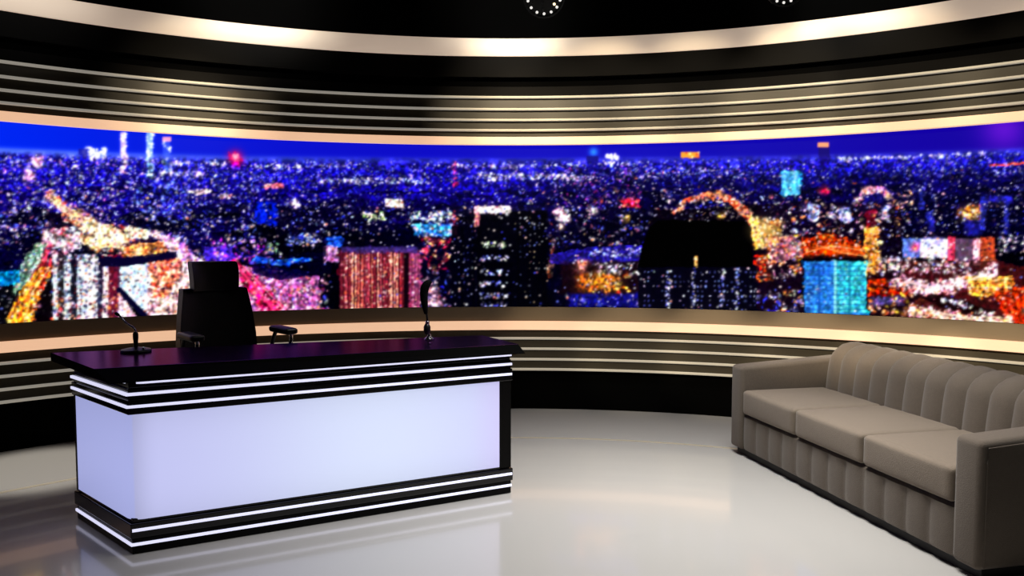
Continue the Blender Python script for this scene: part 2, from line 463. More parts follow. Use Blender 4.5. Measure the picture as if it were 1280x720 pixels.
# --- centre left
put(box_m(330, 229, 353, 234, 2), (255, 140, 140), .9)
put(box_m(320, 252, 344, 279, 2), (25, 48, 222), .85)
put(box_m(345, 260, 465, 292, 8), (8, 6, 26), .7)
dots(box_m(345, 255, 470, 292), 90, WH + BL, (0.9, 1.6), (.4, .9))
dots(box_m(361, 249, 373, 256), 16, WH, (1.4, 2.2), (.7, 1))
put(path_m([(318, 324), (352, 328), (386, 324)], 5), (40, 105, 255), .85)
dots(path_m([(318, 324), (352, 328), (386, 324)], 5), 36, [(140, 190, 255), (20, 40, 160)], (1, 1.8), (.5, 1))
dots(box_m(358, 292, 396, 306), 60, [(150, 170, 255), (255, 255, 255), (60, 80, 240)], (1.2, 2), (.5, 1))
dots(box_m(333, 304, 348, 316), 18, [(210, 240, 200), (160, 220, 170)], (1.2, 2), (.6, 1))
put(box_m(407, 296, 426, 309, 2), (50, 115, 255), .8)
put(box_m(404, 308, 423, 328, 2), (225, 160, 220), .7)
put(poly_m([(318, 331), (380, 338), (385, 346), (345, 350), (318, 340)]), (6, 5, 40), .85)
put(poly_m([(380, 328), (412, 326), (416, 342), (384, 344)]), (6, 4, 22), .95)
put(box_m(455, 287, 522, 306, 3), (5, 4, 18), .95)
dots(box_m(452, 266, 480, 274), 28, [(190, 230, 150), (255, 255, 230)], (1.2, 2), (.6, 1))
put(box_m(482, 248, 505, 259, 2), (255, 236, 228), .85)
dots(box_m(510, 264, 568, 274), 60, [(200, 235, 190), (255, 255, 245), (160, 200, 255)], (1.2, 2), (.6, 1))
put(box_m(518, 280, 563, 294, 3), (55, 160, 240), .75)
dots(box_m(515, 278, 565, 296), 70, [(140, 220, 255), (60, 90, 230), (255, 255, 255)], (1.1, 2), (.5, 1))
dots(box_m(565, 202, 571, 232), 24, [(255, 100, 140), (230, 60, 110)], (1, 1.6), (.5, .9))
dots(box_m(564, 262, 571, 292), 26, [(255, 60, 90), (200, 30, 80)], (1, 1.7), (.5, .9))
# red towers
put(box_m(424, 312, 524, 392, 2), (96, 16, 36), .95)
put(box_m(426, 308, 522, 316, 3), (60, 40, 130), .8)
for x in range(427, 524, 4):
    c = [(255, 110, 80), (200, 40, 50), (255, 165, 120), (150, 25, 45), (225, 70, 90)][rng.randint(5)]
    put(box_m(x, 315 + rng.randint(4), x + 2.2, 392, 1), c, .75 if x < 500 else .5)
dots(box_m(426, 318, 500, 390), 150, [(255, 210, 180), (255, 160, 120), (90, 10, 30), (255, 235, 220)], (0.9, 1.8), (.4, .9))
put(box_m(505, 316, 510, 392, 1), (12, 4, 14), .95)
put(box_m(511, 316, 526, 392, 2), (160, 50, 130), .55)
dots(box_m(511, 318, 526, 390), 40, [(235, 120, 190), (190, 60, 120), (60, 15, 60)], (1, 1.8), (.4, .9))
dots(box_m(528, 298, 562, 338), 60, [(225, 35, 85), (255, 120, 140), (60, 10, 40), (255, 200, 120)], (1.3, 2.4), (.5, 1))
put(box_m(526, 338, 596, 392, 4), (6, 5, 20), .85)
dots(box_m(526, 338, 565, 392), 50, BL + PINK, (1.1, 2), (.4, .9))
for x, y in ((540, 362), (543, 372), (537, 378), (546, 380)): glow(x, y, 5, (255, 195, 215), .85)
# dark office blocks in the middle
put(poly_m([(564, 282), (592, 280), (592, 392), (564, 392)]), (4, 4, 16), .9)
windows(565, 284, 592, 388, 5.5, 9, WH + BL, .55)
put(poly_m([(597, 268), (640, 264), (682, 262), (682, 392), (597, 392)]), (4, 4, 12), .94)
put(box_m(593, 257, 638, 266, 2), (255, 222, 222), .9); put(box_m(593, 258, 599, 282, 2), (255, 130, 150), .75)
for y in (305, 322, 340, 354, 368, 380):
    dots(box_m(600, y - 3, 634, y + 3), 24, ([(200, 240, 170), (240, 255, 230)] if y == 305 else WH + BL), (1, 1.8), (.4, .95))
windows(640, 268, 682, 388, 6, 7, [(120, 150, 255), (235, 230, 255), (80, 100, 220), (255, 220, 150)], .45)
put(box_m(676, 266, 683, 392), (3, 3, 10), .9)
dots(box_m(683, 300, 692, 350), 24, [(255, 110, 60), (255, 190, 170)], (1.1, 2.2), (.5, .9))
# --- centre right
put(box_m(690, 258, 812, 392, 10), (8, 6, 22), .55)
dots(box_m(690, 255, 812, 305), 90, WH + [(255, 160, 180), (255, 220, 160)] + BL, (1, 1.9), (.4, .95))
glow(742, 190, 5.5, (45, 130, 255), .95); put(box_m(733, 195, 748, 215, 2), (22, 18, 110), .8)
for q in range(7): dots(box_m(758, 192, 772, 199), 3, WH, (1.4, 2), (.7, 1))
put(box_m(776, 247, 799, 258, 2), (255, 52, 74), .9)
dots(box_m(694, 261, 712, 276), 30, PINK + WH, (1.4, 2.3), (.6, 1)); glow(742, 263, 4, (255, 225, 235)); glow(703, 283, 4, (255, 200, 190)); glow(781, 273, 4, (255, 215, 120))
dots(box_m(690, 205, 800, 258), 160, [(200, 70, 170), (120, 60, 200), (160, 130, 255), (255, 170, 200)], (0.9, 1.6), (.3, .8))
put(poly_m([(685, 318), (740, 308), (806, 306), (806, 326), (690, 330)]), (46, 38, 150), .7)
dots(box_m(738, 311, 806, 319), 50, [(180, 190, 255), (240, 240, 255)], (1.1, 1.8), (.5, .95))
put(box_m(700, 326, 806, 368, 5), (22, 10, 16), .8)
dots(box_m(738, 328, 800, 342), 70, WH, (1.1, 1.8), (.5, .95))
glow(726, 331, 7, (255, 170, 150), .95); glow(729, 352, 8, (255, 130, 50), .95); glow(752, 352, 9, (255, 175, 60), .95, 1.8)
dots(box_m(735, 342, 785, 364), 60, [(255, 220, 130), (255, 140, 50), (230, 70, 40)], (1.3, 2.3), (.5, 1))
put(box_m(708, 366, 802, 384, 4), (26, 26, 120), .7)
dots(box_m(706, 366, 802, 388), 40, BL + WH, (1.2, 2), (.5, .95))
put(box_m(851, 190, 874, 197, 2), (255, 150, 40), .95); dots(box_m(851, 190, 874, 197), 9, [(255, 230, 150), (230, 50, 30)], (1, 1.6))
dots(box_m(812, 236, 1000, 262), 90, WH + PINK + BL + WARM, (1, 1.8), (.4, .9))
# arch of lights and the black dome
put(poly_m([(815, 262), (960, 255), (960, 345), (800, 345)]), (8, 4, 12), .85)
arc = [(843, 264), (853, 254), (866, 247), (882, 243), (898, 243), (911, 249), (922, 257), (932, 266), (940, 278)]
put(path_m(arc, 4, 8), (255, 120, 70), .8)
dots(path_m(arc, 6, 9), 100, [(255, 180, 140), (255, 225, 210), (255, 90, 60)], (1.2, 2.1), (.5, 1))
dots(box_m(855, 256, 925, 276), 40, WH + WARM, (0.9, 1.6), (.4, .9)); glow(900, 270, 4, (255, 200, 90))
put(poly_m([(938, 272), (976, 276), (974, 306), (942, 312)]), (255, 200, 100), .9)
dots(poly_m([(936, 268), (980, 272), (976, 308), (942, 314)]), 60, [(255, 240, 190), (255, 150, 60), (255, 220, 140)], (1.4, 2.4), (.5, 1))
put(poly_m([(946, 314), (1003, 322), (1003, 392), (946, 392)]), (18, 8, 20), .85)
dots(box_m(944, 316, 962, 350), 50, [(255, 120, 40), (255, 200, 120), (220, 40, 30)], (1.3, 2.1), (.5, 1), 1.6)
dots(box_m(944, 362, 1003, 390), 70, WH + BL + WARM[:2], (1.2, 2.2), (.4, .95))
put(poly_m([(798, 330), (946, 330), (946, 392), (798, 392)]), (6, 5, 20), .96)
windows(802, 336, 944, 388, 5.5, 6, [(120, 140, 255), (235, 235, 255), (80, 90, 210)], .5, (0.8, 1.5))
for x in (835, 866, 902, 920): dots(box_m(x - 2, 334, x + 2, 386), 26, WH + BL, (0.9, 1.6), (.5, .95))
put(poly_m([(812, 284), (822, 276), (850, 274), (932, 277), (938, 284), (941, 334), (797, 334), (803, 306)]), (2, 2, 4), 1)
put(box_m(868, 320, 872, 333, 2), (255, 190, 110), .9)
# --- right
put(box_m(976, 213, 1000, 244, 1), (50, 165, 228), .88)
dots(box_m(976, 213, 1000, 244), 50, [(120, 220, 255), (30, 90, 190), (160, 235, 255)], (1, 1.7), (.4, .9))
put(box_m(1023, 182, 1037, 206, 2), (24, 14, 100), .8); put(box_m(1022, 178, 1036, 184, 2), (255, 150, 100), .95)
glow(1030, 238, 4.5, (235, 50, 100), .95)
put(poly_m([(945, 255), (1130, 250), (1130, 350), (960, 350)]), (14, 6, 18), .6)
dots(poly_m([(960, 250), (1130, 246), (1130, 300), (970, 300)]), 130, WH + PINK + WARM, (1, 2), (.4, .95))
arc2 = [(1070, 252), (1077, 242), (1090, 236), (1102, 238), (1110, 246), (1114, 254)]
dots(path_m(arc2, 7), 75, PINK + [(255, 170, 130)], (1.2, 2.1), (.5, 1))
put(box_m(1080, 243, 1104, 254, 3), (24, 20, 90), .8)
for x0, y0, x1, y1, c in ((1010, 255, 1022, 275, (190, 215, 255)), (1034, 264, 1043, 273, (255, 215, 190)), (1050, 257, 1063, 276, (165, 180, 240)), (1102, 258, 1112, 276, (190, 190, 240))):
    put(box_m(x0, y0, x1, y1, 3), c, .7); dots(box_m(x0, y0, x1, y1), 18, [c, (255, 255, 255), (60, 70, 170)], (1.1, 2), (.4, .9))
put(poly_m([(1000, 302), (1030, 292), (1078, 306), (1078, 322), (1003, 322)]), (240, 80, 24), .75)
dots(poly_m([(996, 300), (1030, 288), (1082, 302), (1082, 320), (1000, 322)]), 110, [(255, 100, 25), (255, 180, 100), (220, 40, 20), (90, 15, 10)], (1.2, 2.2), (.5, 1))
put(poly_m([(960, 298), (992, 292), (1003, 322), (960, 330)]), (190, 130, 150), .55)
dots(poly_m([(958, 296), (1000, 290), (1003, 345), (958, 345)]), 100, PINK + [(255, 140, 60), (255, 90, 60), (60, 30, 40), (255, 200, 60)], (1.3, 2.4), (.5, 1))
put(poly_m([(1080, 284), (1096, 284), (1098, 345), (1081, 345)]), (255, 150, 50), .92)
dots(poly_m([(1080, 280), (1096, 280), (1108, 345), (1081, 345)]), 55, [(255, 210, 120), (255, 120, 30), (255, 240, 190)], (1.2, 2.2), (.5, 1))
put(box_m(1082, 262, 1094, 282, 2), (120, 20, 40), .7)
put(box_m(1003, 318, 1086, 328, 3), (6, 4, 12), .85)
put(box_m(1005, 326, 1043, 396, 1), (22, 104, 205), .95); put(box_m(1043, 326, 1083, 396, 1), (28, 160, 182), .95)
dots(box_m(1005, 327, 1042, 394), 170, [(40, 150, 235), (16, 60, 160), (90, 180, 240)], (0.9, 1.5), (.35, .85), 1.5)
dots(box_m(1044, 327, 1083, 394), 170, [(60, 205, 200), (20, 110, 150), (120, 225, 220)], (0.9, 1.5), (.35, .85), 1.5)
put(box_m(1042, 324, 1045, 394, 1), (120, 225, 225), .8); put(box_m(1003, 390, 1083, 397, 2), (30, 90, 190), .6)
put(poly_m([(1085, 340), (1150, 340), (1150, 402), (1085, 402)]), (20, 6, 14), .85)
dots(poly_m([(1084, 350), (1136, 350), (1140, 368), (1085, 368)]), 90, [(255, 70, 30), (255, 120, 40), (200, 30, 20)], (1.3, 2.3), (.5, 1), 1.4)
dots(poly_m([(1098, 322), (1132, 322), (1132, 344), (1098, 344)]), 60, PINK + WH, (1.4, 2.4), (.6, 1))
put(box_m(1088, 370, 1126, 380, 3), (110, 100, 170), .7)
dots(poly_m([(1085, 372), (1155, 362), (1160, 402), (1085, 400)]), 80, [(255, 200, 90), (255, 150, 70), (255, 220, 200), (60, 20, 30)], (1.3, 2.4), (.4, 1))
# billboards
put(box_m(1126, 292, 1250, 334, 4), (10, 6, 16), .8)
put(box_m(1128, 298, 1150, 322, 2), (80, 120, 230), .85); glow(1144, 309, 6, (240, 50, 90), .95)
put(box_m(1150, 298, 1184, 322, 2), (232, 222, 250), .9); put(box_m(1152, 296, 1180, 308, 4), (130, 130, 235), .7)
put(box_m(1184, 296, 1193, 326, 2), (225, 40, 80), .95)
put(box_m(1193, 298, 1216, 326, 2), (92, 62, 92), .95)
put(box_m(1216, 298, 1225, 332, 2), (255, 150, 170), .9); put(box_m(1225, 296, 1243, 334, 2), (205, 66, 26), .95)
dots(box_m(1248, 295, 1300, 314), 70, WH, (1, 1.8), (.4, .9))
glow(1213, 266, 8, (255, 190, 110), .9, 1.3); dots(box_m(1200, 257, 1226, 274), 24, [(255, 230, 170), (255, 130, 40), (60, 20, 10)], (1.2, 2.1), (.5, .95))
put(box_m(1203, 274, 1226, 294, 3), (36, 34, 120), .8)
for x, y0, y1 in ((1153, 235, 262), (1163, 265, 290), (1228, 246, 288), (1258, 250, 292)):
    put(box_m(x - 3.5, y0, x + 3.5, y1, 3), (58, 62, 175), .6)
put(box_m(1224, 244, 1264, 252, 3), (52, 50, 165), .7)
dots(box_m(1120, 240, 1142, 258), 18, [(255, 170, 120), (255, 220, 200)], (1.2, 2), (.5, .9))
# roads at lower right
put(poly_m([(1120, 326), (1250, 326), (1330, 345), (1330, 415), (1130, 402), (1150, 365)]), (60, 20, 22), .8)
dots(box_m(1124, 322, 1210, 340), 90, PINK + WH + [(40, 20, 60)], (1.2, 2.2), (.5, 1))
put(path_m([(1120, 352), (1165, 362), (1205, 352), (1240, 340)], 12, 16), (255, 205, 215), .85)
dots(path_m([(1120, 352), (1165, 362), (1205, 352), (1240, 340)], 18, 24), 120, PINK, (1.3, 2.4), (.5, 1))
put(poly_m([(1206, 346), (1266, 346), (1268, 366), (1212, 370)]), (255, 172, 70), .9)
dots(poly_m([(1206, 346), (1266, 346), (1268, 368), (1212, 372)]), 50, [(255, 225, 150), (255, 120, 40), (255, 240, 220)], (1.3, 2.2), (.5, 1))
put(poly_m([(1240, 362), (1330, 350), (1330, 415), (1262, 408)]), (232, 62, 28), .85)
dots(poly_m([(1238, 362), (1330, 350), (1330, 415), (1255, 408)]), 100, [(255, 110, 50), (255, 190, 150), (200, 25, 15), (150, 10, 10)], (1.4, 2.5), (.5, 1))
put(poly_m([(1150, 372), (1170, 366), (1244, 388), (1232, 400), (1200, 394)]), (14, 4, 6), .92)
dots(path_m([(1178, 372), (1236, 392)], 5), 34, WH, (1.3, 2.1), (.6, 1))
put(path_m([(1140, 388), (1190, 398), (1262, 402)], 11), (255, 214, 190), .85)
dots(path_m([(1140, 386), (1190, 396), (1262, 402)], 16), 80, PINK + [(255, 200, 110), (200, 70, 60)], (1.3, 2.3), (.5, 1))
# beyond the frame both ways: more of the same lights
dots(box_m(-330, 215, -6, 412), 900, WH + WARM + BL, (1, 2.1), (.4, .95))
dots(box_m(1290, 205, 1605, 420), 900, WH + WARM + BL, (1, 2.1), (.4, .95))
# break the shapes up into the small blocky lights of the panel
def blur(a, r):
    for ax in (0, 1):
        k = np.exp(-(np.arange(-3 * r, 3 * r + 1) / r) ** 2); k /= k.sum()
        pad = [(0, 0)] * 3; pad[ax] = (3 * r, 3 * r)
        p = np.pad(a, pad, mode='edge'); o = np.zeros_like(a)
        for i, w_ in enumerate(k):
            o += w_ * (p[i:i + a.shape[0]] if ax == 0 else p[:, i:i + a.shape[1]])
        a = o
    return a
ground = np.clip((gy - HZ) / 8, 0, 1)
keep = 1 - np.clip(poly_m([(806, 276), (938, 276), (942, 334), (794, 334)]), 0, 1)
crisp = np.zeros((H, W), np.float32)
for q in ((424, 308, 526, 394), (1005, 324, 1083, 398), (564, 258, 684, 394), (1126, 296, 1245, 334), (66, 330, 184, 402), (976, 213, 1000, 244), (798, 334, 945, 394)):
    crisp = np.maximum(crisp, box_m(*q, 4))
soft = ground * keep * (1 - .8 * crisp)
wx = ((noise(4, 4, 21) - .5) * 6 + (noise(11, 9, 22) - .5) * 7) * soft
wy = ((noise(4, 4, 23) - .5) * 4 + (noise(12, 8, 24) - .5) * 4) * soft
sx_ = np.clip(gx - X0 + wx, 0, W - 1).astype(int); sy_ = np.clip(gy - Y0 + wy, 0, H - 1).astype(int)
cv = cv[sy_, sx_] * .8 + cv * .2
g1 = noise(2.6, 2.6, 31); g2 = noise(5, 9, 32)
gain = 0.42 + 1.25 * g1 ** 1.4 + .5 * (g2 - .45)
gain = gain * (1 - .45 * crisp) + .45 * crisp
lum = cv.max(-1)
amt = (ground * np.clip(.35 + lum, 0, 1))[..., None]
cv = cv * (1 - amt) + cv * gain[..., None] * 1.12 * amt
tint = np.stack([noise(3, 3, 41), noise(3, 3, 42), noise(3, 3, 43)], -1) - .5
cv = cv * (1 + .28 * tint * ground[..., None])
hot = cv * np.clip(cv.mean(-1, keepdims=True) * 2 - .8, 0, 1)
m_ = cv.mean(-1, keepdims=True)
cv = np.clip(m_ + (cv - m_) * (1 + (.28 * ground * (1 - 1.5 * crisp))[..., None]), 0, None)
bright = np.clip(blur(cv, 4).max(-1) * 1.6 - .75, 0, 1) * ground * (1 - .6 * crisp)
veins = np.clip(noise(3.2, 5, 51) * 1.5 - .05, .12, 1.25)
cv = cv * (1 - bright[..., None]) + cv * veins[..., None] * bright[..., None]
cv = np.clip(cv + .22 * blur(hot, 2) + .12 * blur(hot, 5), 0, None)
def sparks(region, count, cols, r, a):
    dots(region, count, cols, r, a, 1.15)
cv = np.clip(cv, 0, 1)
sparks(gm(4, 110) * keep, 1500, WH + WH + BL, (0.7, 1.25), (.45, 1))
sparks(gm(60, 215) * keep, 1100, WH + PINK + BL, (0.8, 1.5), (.45, 1))
warm_zone = ((cv[..., 0] > .45) & (gy > 235)).astype(np.float32)
sparks(warm_zone, 1300, PINK + WARM + WARM + WH[:1], (0.9, 1.7), (.45, 1))
for x in range(428, 504, 7):
    put(box_m(x, 314, x + 1.6, 391, 1), (40, 6, 16), .6)
for x, y0, y1, c in ((505.5, 316, 391, (8, 3, 10)), (1044, 326, 394, (140, 225, 225)), (1024, 330, 394, (18, 70, 160)), (1062, 330, 394, (18, 110, 140))):
    put(box_m(x - 1.6, y0, x + 1.6, y1, 1.5), c, .65)
for y in range(332, 394, 6):
    put(box_m(1006, y, 1082, y + 1.4, 1), (14, 70, 150), .4)
for y in (312, 329, 345, 360, 374):
    put(box_m(600, y, 640, y + 6, 3), (2, 2, 8), .75)
for x in (648, 661, 673, 598, 592, 578):
    put(box_m(x - 1.5, 284, x + 1.5, 392, 2), (2, 2, 8), .7)
put(path_m([(150, 362), (183, 397)], 6), (8, 6, 40), .9)
for q in range(5):
    put(path_m([(1004 + q * 4, 318 - q * 3), (1040 + q * 3, 304 + q * 3), (1082, 312 + q * 2)], 1.3), [(255, 110, 40), (255, 180, 110), (255, 80, 25)][q % 3], .7)
glow(956, 288, 12, (255, 205, 110), .55, 1.3)
dots(box_m(940, 272, 976, 306), 60, [(255, 235, 170), (255, 190, 80), (255, 245, 215), (255, 150, 60)], (1.2, 2.1), (.5, 1))
dots(poly_m([(1081, 282), (1096, 282), (1102, 345), (1081, 345)]), 60, [(255, 190, 90), (255, 140, 40), (255, 225, 160)], (1.3, 2.1), (.5, 1))
put(path_m([(1132, 352), (1170, 360), (1206, 352), (1236, 342)], 3), (255, 225, 230), .6)
put(path_m([(1150, 384), (1196, 396), (1258, 404)], 2.5), (255, 230, 205), .6)
for q in range(4):
    put(path_m([(1210, 350 + q * 4.5), (1264, 349 + q * 5)], 1.4), [(255, 225, 150), (240, 110, 40)][q % 2], .6)
put(path_m([(64, 250), (98, 276), (128, 300)], 3), (255, 240, 205), .6)
put(path_m([(128, 290), (160, 303)], 3), (255, 240, 210), .5)
for q in range(3):
    put(path_m([(62 - q * 5, 334), (40 - q * 4, 366), (30 - q * 8, 403)], 1.6), [(255, 235, 150), (255, 100, 30), (255, 200, 80)][q], .6)
put(path_m([(296, 332), (318, 358), (346, 392)], 3), (255, 60, 120), .7)
put(path_m([(304, 332), (328, 358), (356, 388)], 1.6), (255, 190, 205), .6)
put(poly_m([(124, 319), (150, 323), (220, 314), (222, 321), (186, 328), (150, 333), (125, 333)]), (10, 7, 40), .85)
sparks(warm_zone, 900, DARK, (0.9, 1.6), (.4, .9))
sparks(box_m(66, 318, 150, 402), 110, DARK + [(12, 10, 30)], (1.0, 1.8), (.5, .95))
p = np.pad(cv, ((1, 1), (1, 1), (0, 0)), mode='edge')
sm = p[1:-1, 1:-1] * .44 + (p[:-2, 1:-1] + p[2:, 1:-1] + p[1:-1, :-2] + p[1:-1, 2:]) * .14
cv = np.clip((sm - 0.02) * 1.14, 0, 1)

# LED wall: one curved sheet with thickness
def build_screen():
    root = thing('video_wall', 'long curved video wall showing a city skyline at night', 'screen', (0, CY + 4.99, 0.884))
    nu, nv = 1250, 200
    th = np.radians(np.linspace(-58, 58, nu)); zz = np.linspace(0.884, 2.245, nv)
    T, Z = np.meshgrid(th, zz)
    R = 4.99
    X = R * np.sin(T); Y = CY + R * np.cos(T)
    # picture coordinate that belongs to each pixel of the wall (found by projecting through the camera)
    dep = Y * math.cos(PITCH) - (Z - CAM_H) * math.sin(PITCH)
    px = 640 + FOC * X / dep
    py = 360 - FOC * (Y * math.sin(PITCH) + (Z - CAM_H) * math.cos(PITCH)) / dep
    fx = np.clip(px - X0, 0, W - 1.01); fy = np.clip(py - Y0, 0, H - 1.01)
    xi = fx.astype(int); yi = fy.astype(int); fx = (fx - xi)[..., None]; fy = (fy - yi)[..., None]
    c = cv[yi, xi] * (1 - fx) * (1 - fy) + cv[yi, xi + 1] * fx * (1 - fy) + cv[yi + 1, xi] * (1 - fx) * fy + cv[yi + 1, xi + 1] * fx * fy
    c = np.where(c <= 0.04045, c / 12.92, ((c + 0.055) / 1.055) ** 2.4)
    co = np.stack([X, Y - (CY + 4.99), Z - 0.884], -1).reshape(-1, 3).astype(np.float32)
    me = bpy.data.meshes.new('display')
    nf = (nu - 1) * (nv - 1)
    i = np.arange(nu * nv).reshape(nv, nu)
    q = np.stack([i[:-1, :-1], i[:-1, 1:], i[1:, 1:], i[1:, :-1]], -1).reshape(-1).astype(np.int32)
    me.vertices.add(len(co)); me.vertices.foreach_set('co', co.ravel())
    me.loops.add(nf * 4); me.loops.foreach_set('vertex_index', q)
    me.polygons.add(nf); me.polygons.foreach_set('loop_start', np.arange(0, nf * 4, 4, dtype=np.int32))
    me.update(calc_edges=True)
    at = me.attributes.new('picture', 'FLOAT_COLOR', 'POINT')
    rgba = np.ones((nu * nv, 4), np.float32); rgba[:, :3] = c.reshape(-1, 3)
    at.data.foreach_set('color', rgba.ravel())
    link_mesh('display', me, M['screen'], root, True)
    fr = sweep('housing', band(4.993, RB - 0.002, 0.884, 2.245), M['black'], -58.3, 58.3, 160)
    fr.parent = root; fr.location = (0, -(CY + 4.99), -0.884)
build_screen()

# ------------------------------------------------------------------ the desk
DESK = [Vector((-2.27, 4.10)), Vector((-1.75, 3.612)), Vector((-0.005, 4.518)), Vector((-0.262, 5.015))]
def offset(poly, d):
    out = []
    k = len(poly)
    for i in range(k):
        a, b, c = poly[i - 1], poly[i], poly[(i + 1) % k]
        n1 = Vector(((b - a).y, -(b - a).x)).normalized(); n2 = Vector(((c - b).y, -(c - b).x)).normalized()
        h = (n1 + n2); h = h / h.dot(n1)
        out.append(b + h * d)
    return out
def round_corner(poly, idx, r, n=8):
    """replace corner idx of the polygon by a small arc"""
    out = []
    for i, p in enumerate(poly):
        if i != idx: out.append(p); continue
        a = (poly[i - 1] - p).normalized(); b = (poly[(i + 1) % len(poly)] - p).normalized()
        p0, p1 = p + a * r, p + b * r
        for k in range(n + 1):
            t = k / n
            out.append(p0 * (1 - t) ** 2 + p * 2 * t * (1 - t) + p1 * t * t)
    return out
ORI = Vector((-1.0, 4.4, 0))
desk = thing('news_desk', 'long black gloss presenter desk with glowing lavender front panels and white light strips', 'desk', ORI)
def prism(name, poly, z0, z1, m, bevel=0.0, parent=desk):
    bm = bmesh.new()
    bm_rings(bm, [[Vector((p.x, p.y, z)) - ORI for p in poly] for z in (z0, z1)])
    if bevel:
        bmesh.ops.bevel(bm, geom=list(bm.edges), offset=bevel, segments=2, profile=0.5, affect='EDGES')
    return from_bm(name, bm, m, parent)
prism('body', offset(DESK, -0.03), 0.10, 0.70, M['satin'])
prism('plinth', offset(DESK, 0.0), 0.0, 0.075, M['satin'], 0.004)
prism('plinth', offset(DESK, 0.008), 0.075, 0.145, M['gloss'], 0.004)
prism('plinth', offset(DESK, -0.006), 0.145, 0.166, M['gloss'], 0.004)
prism('cornice', offset(DESK, 0.006), 0.652, 0.72, M['gloss'], 0.004)
prism('cornice', offset(DESK, 0.000), 0.72, 0.772, M['gloss'], 0.004)
prism('cornice', offset(DESK, -0.004), 0.772, 0.812, M['gloss'], 0.004)
# light strips: a ribbon along a run of the outline
def ribbon(name, pts, z, h, d, m):
    bm = bmesh.new()
    rings = []
    k = len(pts)
    for i, p in enumerate(pts):
        a = pts[max(i - 1, 0)]; b = pts[min(i + 1, k - 1)]
        n1 = Vector(((p - a).y, -(p - a).x)) if i else None
        n2 = Vector(((b - p).y, -(b - p).x)) if i < k - 1 else None
        if n1 is None: nn = n2.normalized()
        elif n2 is None: nn = n1.normalized()
        else:
            n1 = n1.normalized(); n2 = n2.normalized(); nn = n1 + n2; nn = nn / nn.dot(n1)
        q0 = p - nn * 0.01; q1 = p + nn * d
        rings.append([Vector((q0.x, q0.y, z - h / 2)) - ORI, Vector((q1.x, q1.y, z - h / 2)) - ORI, Vector((q1.x, q1.y, z + h / 2)) - ORI, Vector((q0.x, q0.y, z + h / 2)) - ORI])
    bm_rings(bm, rings)
    return from_bm(name, bm, m, desk)
fdir = (DESK[2] - DESK[1]).normalized(); sdir = (DESK[0] - DESK[1]).normalized()
ribbon('light_strip', [DESK[1] + sdir * 0.07, DESK[1] + sdir * 0.02 + fdir * 0.02, DESK[1] + fdir * 0.06, DESK[2]], 0.798, 0.0115, 0.006, M['led'])
for z in (0.747, 0.690):
    ribbon('light_strip', [DESK[0], DESK[1], DESK[2]], z, 0.0125, 0.013, M['led'])
ribbon('light_strip', [DESK[1], DESK[2]], 0.115, 0.0125, 0.014, M['led'])
ribbon('light_strip', [DESK[0], DESK[1], DESK[2]], 0.047, 0.0125, 0.008, M['led'])
# glowing panel wrapping the front left corner
def light_panel():
    run = round_corner([DESK[0] - sdir * 0.03, DESK[1], DESK[2] - fdir * 0.075], 1, 0.06, 10)
    # resample
    pts = []
    for a, b in zip(run[:-1], run[1:]):
        L = (b - a).length; k = max(1, int(L / 0.03))
        pts += [a.lerp(b, i / k) for i in range(k)]
    pts.append(run[-1])
    s = [0.0]
    for a, b in zip(pts[:-1], pts[1:]): s.append(s[-1] + (b - a).length)
    corner = min(range(len(pts)), key=lambda i: (pts[i] - DESK[1]).length)
    sc = s[corner]; se = s[-1]
    nv = 16
    me = bpy.data.meshes.new('light_panel')
    vs, fs, cols = [], [], []
    for layer in range(2):
        for i, p in enumerate(pts):
            a = pts[max(i - 1, 0)]; b = pts[min(i + 1, len(pts) - 1)]
            nn = Vector(((b - a).y, -(b - a).x)).normalized()
            q = p + nn * (0.0 if layer == 0 else -0.028)
            for j in range(nv + 1):
                v = j / nv
                z = 0.160 + v * (0.660 - 0.160)
                vs.append(Vector((q.x, q.y, z)) - ORI)
                if s[i] <= sc:
                    c = np.array((166, 172, 226.)) * (1 - .0 * v) ; t = (sc - s[i]) / sc
                    c = c + np.array((8, 8, 10.)) * (1 - t)
                    e = 1.0 - 0.05 * abs(2 * v - 1) ** 2
                else:
                    t = (s[i] - sc) / (se - sc)
                    m_ = math.exp(-((t - .62) / .36) ** 2)
                    c = np.array((196, 198, 246.)) * (1 - m_) + np.array((216, 226, 255.)) * m_
                    if t < .05:
                        c = c * (0.9 + 2 * t)
                    c = c + np.array((2, -8, -2.)) * max(0, (t - .9) / .1)
                    e = 1.0 - 0.06 * abs(2 * v - 1) ** 3
                cols.append((*lin(np.clip(c * e, 0, 255)), 1))
    nP = len(pts); st = nP * (nv + 1)
    idx = lambda L, i, j: L * st + i * (nv + 1) + j
    for i in range(nP - 1):
        for j in range(nv):
            fs.append((idx(0, i, j), idx(0, i + 1, j), idx(0, i + 1, j + 1), idx(0, i, j + 1)))
            fs.append((idx(1, i, j), idx(1, i, j + 1), idx(1, i + 1, j + 1), idx(1, i + 1, j)))
        for j in (0, nv):
            q = (idx(0, i, j), idx(1, i, j), idx(1, i + 1, j), idx(0, i + 1, j))
            fs.append(q if j == 0 else q[::-1])
    for i in (0, nP - 1):
        for j in range(nv):
            q = (idx(0, i, j), idx(0, i, j + 1), idx(1, i, j + 1), idx(1, i, j))
            fs.append(q if i == 0 else q[::-1])
    me.from_pydata(vs, [], fs)
    at = me.attributes.new('lamp', 'FLOAT_COLOR', 'POINT')
    at.data.foreach_set('color', np.array(cols, np.float32).ravel())
    o = link_mesh('light_panel', me, M['panel'], desk, True)
    me.set_sharp_from_angle(angle=math.radians(40))
    o['label'] = 'glowing lavender acrylic panel'
light_panel()
